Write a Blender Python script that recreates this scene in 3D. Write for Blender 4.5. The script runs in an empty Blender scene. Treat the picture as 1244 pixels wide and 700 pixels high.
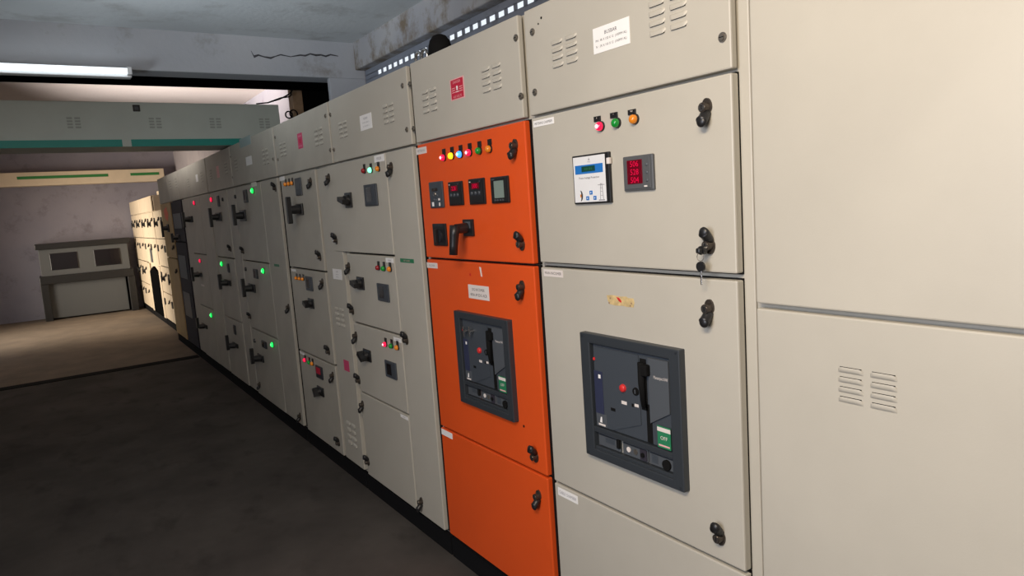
import bpy, bmesh, math, random
from mathutils import Vector
random.seed(7)
scn = bpy.context.scene
COL = scn.collection
PI = math.pi

# ------------------------------------------------------------------ materials
def mat(name, col, rough=.5, metal=0.0, noise=0.0, nscale=6.0, bump=0.0, bscale=40.0, emit=None, estr=0.0, spec=.5, coat=0.0, alpha=None):
    m = bpy.data.materials.new(name); m.use_nodes = True
    nt = m.node_tree; b = nt.nodes['Principled BSDF']
    b.inputs['Base Color'].default_value = (*col, 1)
    b.inputs['Roughness'].default_value = rough
    b.inputs['Metallic'].default_value = metal
    b.inputs['Specular IOR Level'].default_value = spec
    b.inputs['Coat Weight'].default_value = coat
    tc = nt.nodes.new('ShaderNodeTexCoord')
    if noise > 0:
        n = nt.nodes.new('ShaderNodeTexNoise'); n.inputs['Scale'].default_value = nscale
        n.inputs['Detail'].default_value = 6; n.inputs['Roughness'].default_value = .6
        nt.links.new(tc.outputs['Object'], n.inputs['Vector'])
        r = nt.nodes.new('ShaderNodeValToRGB')
        r.color_ramp.elements[0].position = .3; r.color_ramp.elements[1].position = .7
        r.color_ramp.elements[0].color = (*[c*(1-noise) for c in col], 1)
        r.color_ramp.elements[1].color = (*[min(1, c*(1+noise)) for c in col], 1)
        nt.links.new(n.outputs['Fac'], r.inputs['Fac']); nt.links.new(r.outputs['Color'], b.inputs['Base Color'])
    if bump > 0:
        n2 = nt.nodes.new('ShaderNodeTexNoise'); n2.inputs['Scale'].default_value = bscale; n2.inputs['Detail'].default_value = 4
        nt.links.new(tc.outputs['Object'], n2.inputs['Vector'])
        bp = nt.nodes.new('ShaderNodeBump'); bp.inputs['Strength'].default_value = bump; bp.inputs['Distance'].default_value = .01
        nt.links.new(n2.outputs['Fac'], bp.inputs['Height']); nt.links.new(bp.outputs['Normal'], b.inputs['Normal'])
    if emit:
        b.inputs['Emission Color'].default_value = (*emit, 1); b.inputs['Emission Strength'].default_value = estr
    return m

def plaster(name, c0, c1, stain, smask=.62, rough=.9, scale=1.3, cracks=False):
    """old painted plaster: mottled paint plus stains and hairline cracks of their own"""
    m = bpy.data.materials.new(name); m.use_nodes = True
    nt = m.node_tree; N = nt.nodes; L = nt.links; b = N['Principled BSDF']
    b.inputs['Roughness'].default_value = rough; b.inputs['Specular IOR Level'].default_value = .2
    tc = N.new('ShaderNodeTexCoord')
    n1 = N.new('ShaderNodeTexNoise'); n1.inputs['Scale'].default_value = scale; n1.inputs['Detail'].default_value = 8
    L.new(tc.outputs['Object'], n1.inputs['Vector'])
    r1 = N.new('ShaderNodeValToRGB'); r1.color_ramp.elements[0].position = .3; r1.color_ramp.elements[1].position = .7
    r1.color_ramp.elements[0].color = (*c0, 1); r1.color_ramp.elements[1].color = (*c1, 1)
    L.new(n1.outputs['Fac'], r1.inputs['Fac'])
    n2 = N.new('ShaderNodeTexNoise'); n2.inputs['Scale'].default_value = scale*2.7; n2.inputs['Detail'].default_value = 9; n2.inputs['Roughness'].default_value = .65
    L.new(tc.outputs['Object'], n2.inputs['Vector'])
    r2 = N.new('ShaderNodeValToRGB'); r2.color_ramp.elements[0].position = smask-.06; r2.color_ramp.elements[1].position = smask+.12
    r2.color_ramp.elements[0].color = (0, 0, 0, 1); r2.color_ramp.elements[1].color = (1, 1, 1, 1)
    L.new(n2.outputs['Fac'], r2.inputs['Fac'])
    mx = N.new('ShaderNodeMix'); mx.data_type = 'RGBA'
    L.new(r2.outputs['Color'], mx.inputs[0]); L.new(r1.outputs['Color'], mx.inputs[6]); mx.inputs[7].default_value = (*stain, 1)
    L.new(mx.outputs[2], b.inputs['Base Color'])
    n3 = N.new('ShaderNodeTexNoise'); n3.inputs['Scale'].default_value = 25; n3.inputs['Detail'].default_value = 5
    L.new(tc.outputs['Object'], n3.inputs['Vector'])
    bp = N.new('ShaderNodeBump'); bp.inputs['Strength'].default_value = .25; bp.inputs['Distance'].default_value = .01
    L.new(n3.outputs['Fac'], bp.inputs['Height']); L.new(bp.outputs['Normal'], b.inputs['Normal'])
    return m

M = {}
M['beige'] = mat('beige_powder_coat', (.475, .450, .385), .42, noise=.035, nscale=3, bump=.03, bscale=220)
M['beige_aged'] = mat('beige_aged_coat', (.43, .405, .345), .5, noise=.08, nscale=4, bump=.03, bscale=200)
M['orange'] = mat('orange_powder_coat', (.73, .088, .013), .4, noise=.03, nscale=4, bump=.03, bscale=220)
M['cream'] = mat('cream_coat', (.66, .55, .41), .5, noise=.06, nscale=5)
M['yellow'] = mat('ochre_coat', (.42, .28, .11), .5, noise=.12, nscale=5)
M['indigo'] = mat('dark_indigo_plastic', (.030, .036, .075), .4)
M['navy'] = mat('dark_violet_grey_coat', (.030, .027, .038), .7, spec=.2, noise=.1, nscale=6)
M['green_grey'] = mat('green_grey_coat', (.53, .59, .545), .5, noise=.05, nscale=3)
M['green_shadow'] = mat('vent_shade_green_grey', (.36, .40, .37), .6)  # darker copy of the casing coat, shade of the louvers painted in
M['teal'] = mat('teal_band', (.010, .29, .245), .5)
M['stripe_green'] = mat('green_band', (.03, .20, .05), .5)
M['black'] = mat('black_plastic', (.012, .012, .013), .38)
M['rubber'] = mat('black_rubber_gap_shade', (.006, .006, .006), .85, spec=.15)  # rubber parts, and the painted shade in the door gaps
M['plinth'] = mat('black_painted_base', (.008, .008, .009), .9, spec=.1)
M['steel'] = mat('chrome_steel', (.62, .60, .58), .25, metal=1)
M['bronze'] = mat('dark_bronze', (.075, .062, .052), .35, metal=.6)
M['dullsteel'] = mat('dull_steel', (.26, .24, .21), .4, metal=.8)
M['slate'] = mat('slate_plastic', (.050, .060, .073), .45)
M['slate_frame'] = mat('slate_frame', (.030, .036, .043), .45)
M['slate_dark'] = mat('dark_slate_plastic', (.020, .024, .030), .45)
M['slate_light'] = mat('mid_slate_plastic', (.075, .085, .097), .45)
M['meter_grey'] = mat('grey_meter_plastic', (.085, .090, .095), .45)
M['glass_dark'] = mat('dark_window', (.012, .010, .012), .12, coat=.5)
M['red_screen'] = mat('dim_red_screen', (.08, .002, .008), .2, emit=(.42, .0, .02), estr=.12)
M['red_digit'] = mat('red_digits', (.35, .0, .03), .4, emit=(.9, .0, .05), estr=.55)
M['lcd_green'] = mat('green_display', (.01, .06, .045), .25)
M['lcd_grey'] = mat('grey_display', (.20, .26, .23), .3)
M['blue'] = mat('blue_print', (.015, .16, .50), .45)
M['white'] = mat('white_plastic', (.74, .75, .76), .4)
M['paper'] = mat('white_paper', (.86, .85, .83), .6)
M['paper_pink'] = mat('yellowed_paper', (.72, .66, .62), .65)
M['ink'] = mat('black_ink', (.03, .03, .035), .7)
M['grey_ink'] = mat('faded_ink', (.28, .28, .30), .7)
M['label_green'] = mat('green_label', (.02, .19, .085), .5)
M['label_red'] = mat('danger_red', (.52, .012, .045), .5)
M['label_pale'] = mat('pale_pink_print', (.78, .42, .42), .5)
M['pink'] = mat('pink_sticker', (.60, .06, .16), .6)
M['glue'] = mat('old_glue_residue', (.56, .42, .20), .8, noise=.25, nscale=60)
M['flame'] = mat('red_print', (.60, .02, .02), .6)
def lens(name, col, e=0.0, ec=None): M[name] = mat(name, col, .22, emit=ec or col, estr=e, coat=.4)
lens('lens_red_lit', (.6, .0, .03), 1.0, (1, .012, .075))
lens('lens_red_core', (.9, .3, .35), 2.6, (1, .32, .40))
lens('lens_yellow_lit', (.8, .45, .0), 1.8, (1, .55, .01))
lens('lens_blue_lit', (.05, .3, .8), 2.0, (.03, .24, 1))
lens('lens_green_lit', (.0, .5, .10), 1.6, (.01, 1, .10))
lens('lens_cyan_lit', (.2, .8, .5), 2.4, (.16, 1, .45))
lens('lens_blue_core', (.3, .7, .9), 2.4, (.25, .75, 1))
lens('lens_green_core', (.2, .8, .3), 2.4, (.10, 1, .22))
lens('lens_red', (.30, .01, .015)); lens('lens_green', (.006, .20, .025), .12, (.0, .5, .05)); lens('lens_orange', (.62, .20, .015), .12, (1, .3, .01))
M['button_red'] = mat('red_button', (.62, .03, .03), .35)
M['conc'] = plaster('blue_grey_plaster', (.38, .40, .44), (.46, .47, .495), (.24, .225, .205), .66)
M['conc_stain'] = plaster('stained_plaster', (.28, .285, .31), (.36, .355, .36), (.17, .135, .10), .52, scale=2.0)
M['ceil'] = plaster('grey_ceiling_paint', (.50, .525, .54), (.60, .615, .62), (.38, .38, .375), .58, scale=.9)
M['ceil_far'] = plaster('cream_ceiling_paint', (.66, .57, .52), (.72, .63, .58), (.6, .5, .45), .7)
M['wall_far'] = plaster('violet_grey_wash', (.24, .23, .28), (.30, .285, .33), (.19, .17, .20), .6)
M['wall_side'] = plaster('pale_violet_wash', (.32, .30, .33), (.39, .36, .38), (.24, .20, .23), .62)
M['wall_blue'] = plaster('dark_blue_grey_wash', (.17, .19, .235), (.23, .25, .295), (.12, .12, .13), .60)
M['wallm'] = plaster('pale_wall_wash', (.26, .26, .27), (.32, .315, .31), (.2, .19, .18), .64)
M['shade_black'] = mat('shade_black', (.004, .004, .004), 1.0, spec=.0)  # deep shade put into the colour: beam underside, recess, cabinet opening
M['crack'] = mat('dark_crack', (.07, .068, .075), .95, spec=.1, noise=.5, nscale=30)
M['pale_teal'] = mat('pale_teal_print', (.30, .40, .40), .6)
M['jamb'] = mat('brown_wood', (.30, .20, .12), .7, noise=.2, nscale=14)
M['tube'] = mat('tube_glass', (.9, .9, .9), .3, emit=(.85, .95, 1), estr=2.0)

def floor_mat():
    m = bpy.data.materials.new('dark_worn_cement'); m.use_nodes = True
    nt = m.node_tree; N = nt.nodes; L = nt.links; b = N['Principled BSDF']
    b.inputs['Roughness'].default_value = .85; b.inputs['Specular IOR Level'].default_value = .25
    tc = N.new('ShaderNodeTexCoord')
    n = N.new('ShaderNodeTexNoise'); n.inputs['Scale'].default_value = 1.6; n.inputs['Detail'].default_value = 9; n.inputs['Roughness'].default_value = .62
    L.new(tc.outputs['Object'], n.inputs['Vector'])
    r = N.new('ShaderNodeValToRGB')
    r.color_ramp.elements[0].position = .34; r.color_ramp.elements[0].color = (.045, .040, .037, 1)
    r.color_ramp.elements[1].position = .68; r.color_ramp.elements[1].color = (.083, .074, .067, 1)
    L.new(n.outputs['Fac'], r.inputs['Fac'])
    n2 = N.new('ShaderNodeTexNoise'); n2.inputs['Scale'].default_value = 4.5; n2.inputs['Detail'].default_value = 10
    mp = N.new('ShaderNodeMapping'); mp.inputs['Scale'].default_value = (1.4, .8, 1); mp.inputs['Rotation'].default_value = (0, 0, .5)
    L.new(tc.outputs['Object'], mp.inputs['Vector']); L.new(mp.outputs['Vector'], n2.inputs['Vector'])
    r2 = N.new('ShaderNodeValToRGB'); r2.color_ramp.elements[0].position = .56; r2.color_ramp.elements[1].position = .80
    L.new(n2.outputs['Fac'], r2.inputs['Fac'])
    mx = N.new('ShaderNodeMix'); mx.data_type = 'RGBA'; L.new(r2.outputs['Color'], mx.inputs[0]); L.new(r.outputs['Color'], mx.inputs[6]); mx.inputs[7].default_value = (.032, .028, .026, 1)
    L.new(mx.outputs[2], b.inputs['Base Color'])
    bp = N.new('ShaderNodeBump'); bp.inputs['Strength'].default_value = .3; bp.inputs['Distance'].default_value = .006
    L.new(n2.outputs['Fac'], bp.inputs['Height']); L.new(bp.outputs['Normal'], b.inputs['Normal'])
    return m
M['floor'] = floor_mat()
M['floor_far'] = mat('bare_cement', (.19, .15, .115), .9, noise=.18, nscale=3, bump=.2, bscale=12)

# ------------------------------------------------------------------ mesh builder
TEXT = {}
def text_data(s):
    if s not in TEXT:
        c = bpy.data.curves.new('lettering', 'FONT'); c.body = s; c.size = 1; c.resolution_u = 2
        c.align_x = 'CENTER'; c.align_y = 'CENTER'
        o = bpy.data.objects.new('lettering', c); me = o.to_mesh()
        v = [tuple(p.co) for p in me.vertices]; f = [tuple(p.vertices) for p in me.polygons]
        o.to_mesh_clear(); bpy.data.objects.remove(o); bpy.data.curves.remove(c)
        xs = [p[0] for p in v]; ys = [p[1] for p in v]
        cx, cy = (min(xs)+max(xs))/2, (min(ys)+max(ys))/2
        TEXT[s] = ([(p[0]-cx, p[1]-cy) for p in v], f, max(xs)-min(xs), max(ys)-min(ys))
    return TEXT[s]

class MB:
    """collects shapes for ONE mesh. Panel shapes use (Y, Z, w): w is how far a point stands out of a panel plane at X = x0, towards the aisle."""
    def __init__(self, x0=0.0): self.v = []; self.f = []; self.m = []; self.mats = []; self.x0 = x0; self.sm = []
    def mi(self, k):
        if k not in self.mats: self.mats.append(k)
        return self.mats.index(k)
    def add(self, vs, fs, k, smooth=False):
        o = len(self.v); self.v += [tuple(p) for p in vs]; i = self.mi(k)
        for f in fs: self.f.append([q+o for q in f]); self.m.append(i); self.sm.append(smooth)
    def bm(self, bm, k, smooth=False):
        bm.verts.index_update()
        self.add([v.co for v in bm.verts], [[v.index for v in f.verts] for f in bm.faces], k, smooth); bm.free()
    def box(self, a, b, k, bev=0.0, seg=2):
        x0, x1 = sorted((a[0], b[0])); y0, y1 = sorted((a[1], b[1])); z0, z1 = sorted((a[2], b[2]))
        bm = bmesh.new(); bmesh.ops.create_cube(bm, size=1)
        for v in bm.verts: v.co = Vector(((x0+x1)/2+v.co.x*(x1-x0), (y0+y1)/2+v.co.y*(y1-y0), (z0+z1)/2+v.co.z*(z1-z0)))
        if bev > 0: bmesh.ops.bevel(bm, geom=bm.edges[:], offset=min(bev, .45*min(x1-x0, y1-y0, z1-z0)), segments=seg, affect='EDGES', profile=.5)
        self.bm(bm, k); return self
    def P(self, y, z, w): return (self.x0-w, y, z)
    def slab(self, r, w0, w1, k, bev=0.0):
        return self.box(self.P(r[0], r[1], w0), self.P(r[2], r[3], w1), k, bev)
    def prism(self, pts, w0, w1, k):
        n = len(pts); vs = [self.P(y, z, w0) for y, z in pts]+[self.P(y, z, w1) for y, z in pts]
        fs = [list(range(n))[::-1], list(range(n, 2*n))]+[[i, (i+1) % n, n+(i+1) % n, n+i] for i in range(n)]
        bm = bmesh.new(); bv = [bm.verts.new(v) for v in vs]
        for f in fs: bm.faces.new([bv[i] for i in f])
        bmesh.ops.recalc_face_normals(bm, faces=bm.faces[:]); self.bm(bm, k); return self
    def cyl(self, y, z, r, w0, w1, k, seg=20, r1=None):
        r1 = r if r1 is None else r1
        vs = [self.P(y+r*math.cos(2*PI*i/seg), z+r*math.sin(2*PI*i/seg), w0) for i in range(seg)]
        vs += [self.P(y+r1*math.cos(2*PI*i/seg), z+r1*math.sin(2*PI*i/seg), w1) for i in range(seg)]
        bm = bmesh.new(); bv = [bm.verts.new(v) for v in vs]
        bm.faces.new(bv[:seg]); bm.faces.new(bv[seg:])
        for i in range(seg): bm.faces.new([bv[i], bv[(i+1) % seg], bv[seg+(i+1) % seg], bv[seg+i]])
        bmesh.ops.recalc_face_normals(bm, faces=bm.faces[:]); self.bm(bm, k); return self
    def dome(self, y, z, r, w, h, k, seg=20, rings=6, squash=1.0):
        vs = []; fs = []
        for j in range(rings):
            a = PI/2*j/rings
            for i in range(seg): vs.append(self.P(y+r*math.cos(a)*math.cos(2*PI*i/seg), z+squash*r*math.cos(a)*math.sin(2*PI*i/seg), w+h*math.sin(a)))
        vs.append(self.P(y, z, w+h)); t = len(vs)-1
        for j in range(rings-1):
            for i in range(seg): fs.append([j*seg+i, j*seg+(i+1) % seg, (j+1)*seg+(i+1) % seg, (j+1)*seg+i][::-1])
        for i in range(seg): fs.append([(rings-1)*seg+i, (rings-1)*seg+(i+1) % seg, t][::-1])
        self.add(vs, fs, k, True); return self
    def tube(self, pts, r, k, seg=8):
        pts = [Vector(p) for p in pts]; rs = r if isinstance(r, (list, tuple)) else [r]*len(pts)
        vs = []; fs = []; up0 = None
        for i, p in enumerate(pts):
            t = (pts[min(i+1, len(pts)-1)]-pts[max(i-1, 0)]).normalized()
            if up0 is None:
                up0 = Vector((0, 0, 1)) if abs(t.z) < .9 else Vector((0, 1, 0))
            u = (up0-t*up0.dot(t)); u = u.normalized() if u.length > 1e-6 else t.orthogonal().normalized(); up0 = u
            s = t.cross(u)
            for j in range(seg): vs.append(p+(u*math.cos(2*PI*j/seg)+s*math.sin(2*PI*j/seg))*rs[i])
        n = len(pts)
        for i in range(n-1):
            for j in range(seg): fs.append([i*seg+j, i*seg+(j+1) % seg, (i+1)*seg+(j+1) % seg, (i+1)*seg+j])
        fs.append(list(range(seg))[::-1]); fs.append([(n-1)*seg+j for j in range(seg)])
        self.add(vs, fs, k, True); return self
    def ring(self, c, R_, r, k, axis='Y', seg=20):
        pts = []
        for i in range(seg+1):
            a = 2*PI*i/seg
            d = {'Y': (math.cos(a), 0, math.sin(a)), 'X': (0, math.cos(a), math.sin(a)), 'Z': (math.cos(a), math.sin(a), 0)}[axis]
            pts.append((c[0]+R_*d[0], c[1]+R_*d[1], c[2]+R_*d[2]))
        return self.tube(pts, r, k, 6)
    def text(self, s, yc, zc, h, w, k, maxw=None):
        v, f, tw, th = text_data(s); sc = h/.72
        sx = sc if not maxw else min(sc, maxw/tw)
        self.add([self.P(yc-p[0]*sx, zc+p[1]*sc, w) for p in v], f, k); return self
    def mesh(self, name, origin=None):
        me = bpy.data.meshes.new(name)
        vs = self.v
        if origin is None:
            lo = [min(p[i] for p in vs) for i in range(3)]; hi = [max(p[i] for p in vs) for i in range(3)]
            origin = [(a+b)/2 for a, b in zip(lo, hi)]
        me.from_pydata([(p[0]-origin[0], p[1]-origin[1], p[2]-origin[2]) for p in vs], [], self.f)
        for k in self.mats: me.materials.append(M[k])
        me.polygons.foreach_set('material_index', self.m); me.polygons.foreach_set('use_smooth', self.sm)
        me.update(); return me, Vector(origin)
    def build(self, name, parent=None, label=None):
        me, o = self.mesh(name); return put(me, name, o, parent, label)

def wpos(o):
    p = Vector((0, 0, 0))
    while o: p += o.location; o = o.parent
    return p
def put(me, name, loc, parent=None, label=None):
    ob = bpy.data.objects.new(name, me); COL.objects.link(ob)
    ob.location = Vector(loc)-(wpos(parent) if parent else Vector((0, 0, 0)))
    if parent: ob.parent = parent
    if label: ob['label'] = label
    return ob
def thing(name, label, cat, loc, group=None):
    o = bpy.data.objects.new(name, None); COL.objects.link(o); o.location = loc; o.empty_display_size = .1
    o['label'] = label; o['category'] = cat
    if group: o['group'] = group
    return o
def tag(o, label, cat, group=None):
    o['label'] = label; o['category'] = cat
    if group: o['group'] = group
    return o
def struct(o): o['kind'] = 'structure'; return o

# ------------------------------------------------------------------ small repeated parts (built once, mesh shared by copies)
def handle_mesh(s, r=.86):
    """wing handle: oval escutcheon with a key cylinder, arm leaving the panel to a round knob below (s=-1) or above (s=1)"""
    b = MB()
    pts = [(.0165*math.cos(a)*r, ((.0165 if math.sin(a)*s > 0 else .026)*math.sin(a))*r) for a in [2*PI*i/28 for i in range(28)]]
    b.prism(pts, 0, .006, 'bronze')
    b.cyl(0, 0, .0145*r, .006, .021, 'bronze', 20, .0135*r)
    b.cyl(0, 0, .0098*r, .021, .0225, 'steel', 16)
    b.slab((.002, .006, -.002, -.006), .0225, .0230, 'black')
    b.tube([b.P(0, s*.012*r, .006), b.P(0, s*.024*r, .013), b.P(0, s*.034*r, .021), b.P(0, s*.038*r, .026)], [.0145*r, .0145*r, .0155*r, .0158*r], 'black', 16)
    b.dome(0, s*.038*r, .0162*r, .024, .008, 'black', 18)
    return b.mesh('handle', (0, 0, 0))[0]
HAN = {-1: handle_mesh(-1), 1: handle_mesh(1)}
def handle(p, s, door, x0=0.0):
    return put(HAN[s], 'handle', (x0, p[0], p[1]), door)

LOUV = {}
def louver_mesh(wd, ht):
    key = (round(wd, 3), round(ht, 3))
    if key not in LOUV:
        b = MB(); n = 6; hw = wd/2; d = .005
        vs = []; fs = []
        prof = [(ht/2, 0.0), (ht*.30, d*.55), (0.0, d*.95), (-ht*.38, d), (-ht*.5, d*.92)]
        us = [(-1, 0), (-.9, .55), (-.78, .95), (-.6, 1), (.6, 1), (.78, .95), (.9, .55), (1, 0)]
        for u, k in us:
            for z, w in prof: vs.append(b.P(-u*hw, ht/2+(z-ht/2)*(.55+.45*k), w*k))
        m = len(prof)
        for i in range(len(us)-1):
            for j in range(m-1): fs.append([i*m+j, i*m+j+1, (i+1)*m+j+1, (i+1)*m+j])
        b.add(vs, fs, 'beige', True)
        b.slab((hw*.86, -ht*.36, -hw*.86, -ht*.5), -.0005, .0006, 'rubber')
        LOUV[key] = b
    return LOUV[key]
def louvers(r, parent, x0=0.0, k='beige', rows=4, cols=2, gap=.26, up=1):
    """a vent: one part per column of pressed louvers"""
    W = r[0]-r[2]; H = r[1]-r[3]; cw = W/(cols+gap*(cols-1)); pitch = H/(rows-.25)
    for c in range(cols):
        b = MB(x0); src = louver_mesh(cw, pitch*.62)
        yc = r[0]-cw/2-c*cw*(1+gap)
        for i in range(rows):
            zc = r[1]-pitch*.35-i*pitch
            b.add([(p[0]+x0, p[1]+yc, zc+up*p[2]) for p in src.v], [f[::up] for f, m in zip(src.f, src.m) if m == 0], k, True)
            b.slab((yc+cw*.43, zc-up*pitch*.22, yc-cw*.43, zc-up*pitch*.31), -.0005, .0006, 'rubber')
        b.build('vent_louvers', parent)

def screw(p, parent, x0=0.0):
    b = MB(x0); b.cyl(p[0], p[1], .0115, 0, .0025, 'dullsteel', 16); b.cyl(p[0], p[1], .008, .0025, .006, 'dullsteel', 16, .007)
    b.slab((p[0]+.0065, p[1]+.001, p[0]-.0065, p[1]-.001), .006, .0064, 'rubber'); b.build('fastener', parent)

def lamp(p, kind, cab, plate=None, r=.0115, x0=0.0, txt=None, core=None):
    """indicator lamp: legend plate, bezel, domed lens"""
    root = MB(x0)
    root.cyl(p[0], p[1], r*1.18, 0, .006, 'black', 20, r*1.1)
    o = root.build('indicator_lamp', cab)
    L = MB(x0); L.cyl(p[0], p[1], r, .005, .011, kind, 20, r*.97); L.dome(p[0], p[1], r*.97, .011, .009, kind)
    if core: L.dome(p[0], p[1], r*.55, .0165, .006, core)
    L.build('lens', o)
    if plate:
        q = MB(x0); q.slab(plate, 0, .004, 'black', .0008)
        if txt: q.text(txt, (plate[0]+plate[2])/2, plate[1]-(plate[1]-plate[3])*.35, (plate[1]-plate[3])*.28, .0043, 'paper_pink', (plate[0]-plate[2])*.7)
        q.build('legend_plate', o)
    return o
def autoplate(p, r=.0115): return (p[0]+r*1.05, p[1]+r*2.5, p[0]-r*1.05, p[1]+r*.95)

def sticker(r, parent, k='paper', lines=(), ink='ink', x0=0.0, name='label_sticker', w=.0):
    b = MB(x0); b.slab(r, w, w+.0012, k); H = r[1]-r[3]; W = r[0]-r[2]
    n = len(lines)
    for i, s in enumerate(lines):
        s, hh, vv = s if isinstance(s, tuple) else (s, .42/n if n > 1 else .38, (i+.5)/n)
        b.text(s, (r[0]+r[2])/2, r[1]-H*vv, H*hh, w+.0014, ink, W*.86)
    return b.build(name, parent)

def door(r, cab, k='beige', x0=0.0, name='door', side=.0055, bev=.004):
    g = MB(x0); g.slab(r, -.025, 0, k, bev)
    d = g.build(name, cab)
    s = MB(x0); s.slab((r[0]+.003, r[1]+.003, r[2]-side, r[3]-.004), -.0300, -.020, 'rubber'); s.build('gap_shade_strip', d)  # black strip behind the door edge paints the shade in its gap
    return d

def body(cab, spans, x0=0.0, k='beige', depth=.68, z0=.09):
    """carcase (stacked boxes) and black base channel"""
    b = MB()
    for (yl, zt, yr, zb) in spans: b.box((x0+.030, yl, zt), (x0+depth, yr, zb), k, .003)
    b.build('body', cab)
    yl = spans[-1][0]; yr = spans[-1][2]
    p = MB(); p.box((x0+.012, yl-.004, .0), (x0+depth-.03, yr+.004, z0-.001), 'plinth'); p.build('base_channel', cab)

def top_panel(r, cab, k='beige', x0=0.0, name='top_panel'):
    g = MB(x0); g.slab(r, -.020, .0, k, .004); o = g.build(name, cab)
    q = MB(x0); q.slab((r[0]-.02, r[1]-.02, r[2]+.02, r[3]+.02), -.030, -.019, 'rubber'); q.build('backing', o); return o

def digits(b, r, s, rows, k='red_digit', w=.0):
    H = r[1]-r[3]; W = r[0]-r[2]
    for i in range(rows):
        b.text(s[i % len(s)], (r[0]+r[2])/2, r[1]-H*(i+.5)/rows, H/rows*.74, w, k, W*.8)

def seven_seg_meter(r, cab, style, x0=0.0):
    """panel meter: bezel with bevelled rim, window, keys"""
    yl, zt, yr, zb = r; W = yl-yr; H = zt-zb
    F = lambda u0, v0, u1, v1: (yl-W*u0, zt-H*v0, yl-W*u1, zt-H*v1)
    base = MB(x0); k = {'grey': 'meter_grey', 'black': 'black', 'slate': 'slate', 'dark': 'slate_dark'}[style[0]]
    base.slab(r, 0, .009, k, .003)
    if style[1] != 'none': base.slab(F(.07, .06, .93, .94), .009, .0115, k, .002)
    o = base.build('panel_meter', cab)
    if style[1] == 'red3':
        s = MB(x0); wn = F(.17, .12, .68, .80); s.slab(wn, .0112, .0128, 'red_screen', .0005); digits(s, wn, ['506', '528', '504'], 3, w=.0132); s.build('display', o)
        for v in (.28, .5, .72):
            c = MB(x0); c.dome(yl-W*.82, zt-H*v, .0045, .0115, .0025, 'slate_light', 12, 4); c.build('key', o)
        c = MB(x0); c.slab(F(.72, .86, .82, .90), .0115, .0122, 'paper_pink'); c.build('marking', o)
    elif style[1] == 'red1':
        s = MB(x0); wn = F(.24, .17, .74, .40); s.slab(wn, .0112, .0128, 'red_screen', .0005); digits(s, wn, [style[2]], 1, w=.0132); s.build('display', o)
        s = MB(x0); s.slab(F(.14, .46, .86, .66), .0112, .0128, 'slate_dark'); s.build('key_strip', o)
        for u in (.26, .5, .74):
            c = MB(x0); c.dome(yl-W*u, zt-H*.56, .0065, .0126, .003, 'slate_light', 12, 4); c.build('key', o)
        c = MB(x0); c.slab(F(.12, .10, .2, .14), .0112, .0122, 'paper_pink'); c.slab(F(.75, .10, .83, .14), .0112, .0122, 'slate_light'); c.build('marking', o)
    elif style[1] == 'lcd':
        s = MB(x0); s.slab(F(.25, .16, .80, .80), .0112, .0126, 'lcd_grey', .0005); s.build('display', o)
        for u in (.28, .42, .58, .72):
            c = MB(x0); c.slab(F(u-.045, .85, u+.045, .91), .0112, .0132, 'slate_light', .0006); c.build('key', o)
        c = MB(x0); c.slab(F(.10, .08, .28, .12), .0112, .0122, 'slate_light'); c.build('marking', o)
    elif style[1] == 'relay':
        s = MB(x0); s.slab(F(.28, .25, .70, .36), .0112, .0124, 'glass_dark'); s.build('display', o)
        c = MB(x0); c.dome(yl-W*.5, zt-H*.47, .009, .0115, .005, 'dullsteel', 14, 4); c.build('knob', o)
        for u, v in ((.35, .52), (.65, .52), (.40, .68), (.56, .70)):
            c = MB(x0); c.dome(yl-W*u, zt-H*v, .0045, .0115, .0025, 'slate_light', 12, 4); c.build('key', o)
        c = MB(x0); c.slab(F(.22, .77, .36, .93), .0112, .0124, 'paper'); c.slab(F(.72, .64, .84, .72), .0112, .0124, 'paper_pink'); c.slab(F(.74, .80, .84, .93), .0112, .0124, 'paper_pink'); c.build('marking', o)
    elif style[1] == 'window':
        s = MB(x0); s.slab(F(.24, .14, .66, .80), .0112, .0124, 'glass_dark'); s.build('display', o)
    elif style[1] == 'tint':
        s = MB(x0); s.slab(F(.16, .10, .84, .62), .0112, .0124, style[2]); s.build('display', o)
    elif style[1] == 'none':
        s = MB(x0); s.slab(F(.1, .0, .9, .12), .009, .0105, 'slate_dark'); s.build('rim', o)
        s = MB(x0); s.cyl(yl-W*.52, zt-H*.56, .026, .009, .016, 'slate_dark', 24); s.slab((yl-W*.52+.006, zt-H*.56+.03, yl-W*.52-.006, zt-H*.56-.03), .016, .034, 'black', .004); s.build('knob', o)
    return o

def rotary(r, cab, x0=0.0, turn=-20, kname='rotary_switch'):
    """square switch plate with a bar knob"""
    yl, zt, yr, zb = r; yc = (yl+yr)/2; zc = (zt+zb)/2; R_ = min(yl-yr, zt-zb)*.46
    b = MB(x0); b.slab(r, 0, .008, 'black', .002); b.slab((yl-.004, zt-.003, yr+.004, zt-(zt-zb)*.16), .008, .009, 'slate')
    o = b.build(kname, cab)
    c = MB(x0); c.cyl(yc, zc, R_*.85, .008, .026, 'black', 24, R_*.72)
    a = math.radians(turn); dy, dz = -math.sin(a)*R_*1.05, math.cos(a)*R_*1.05; ny, nz = dz/R_*.011, -dy/R_*.011
    c.prism([(yc+dy+ny, zc+dz+nz), (yc+dy-ny, zc+dz-nz), (yc-dy-ny, zc-dz-nz), (yc-dy+ny, zc-dz+nz)], .020, .052, 'black')
    c.build('knob', o); return o

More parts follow.
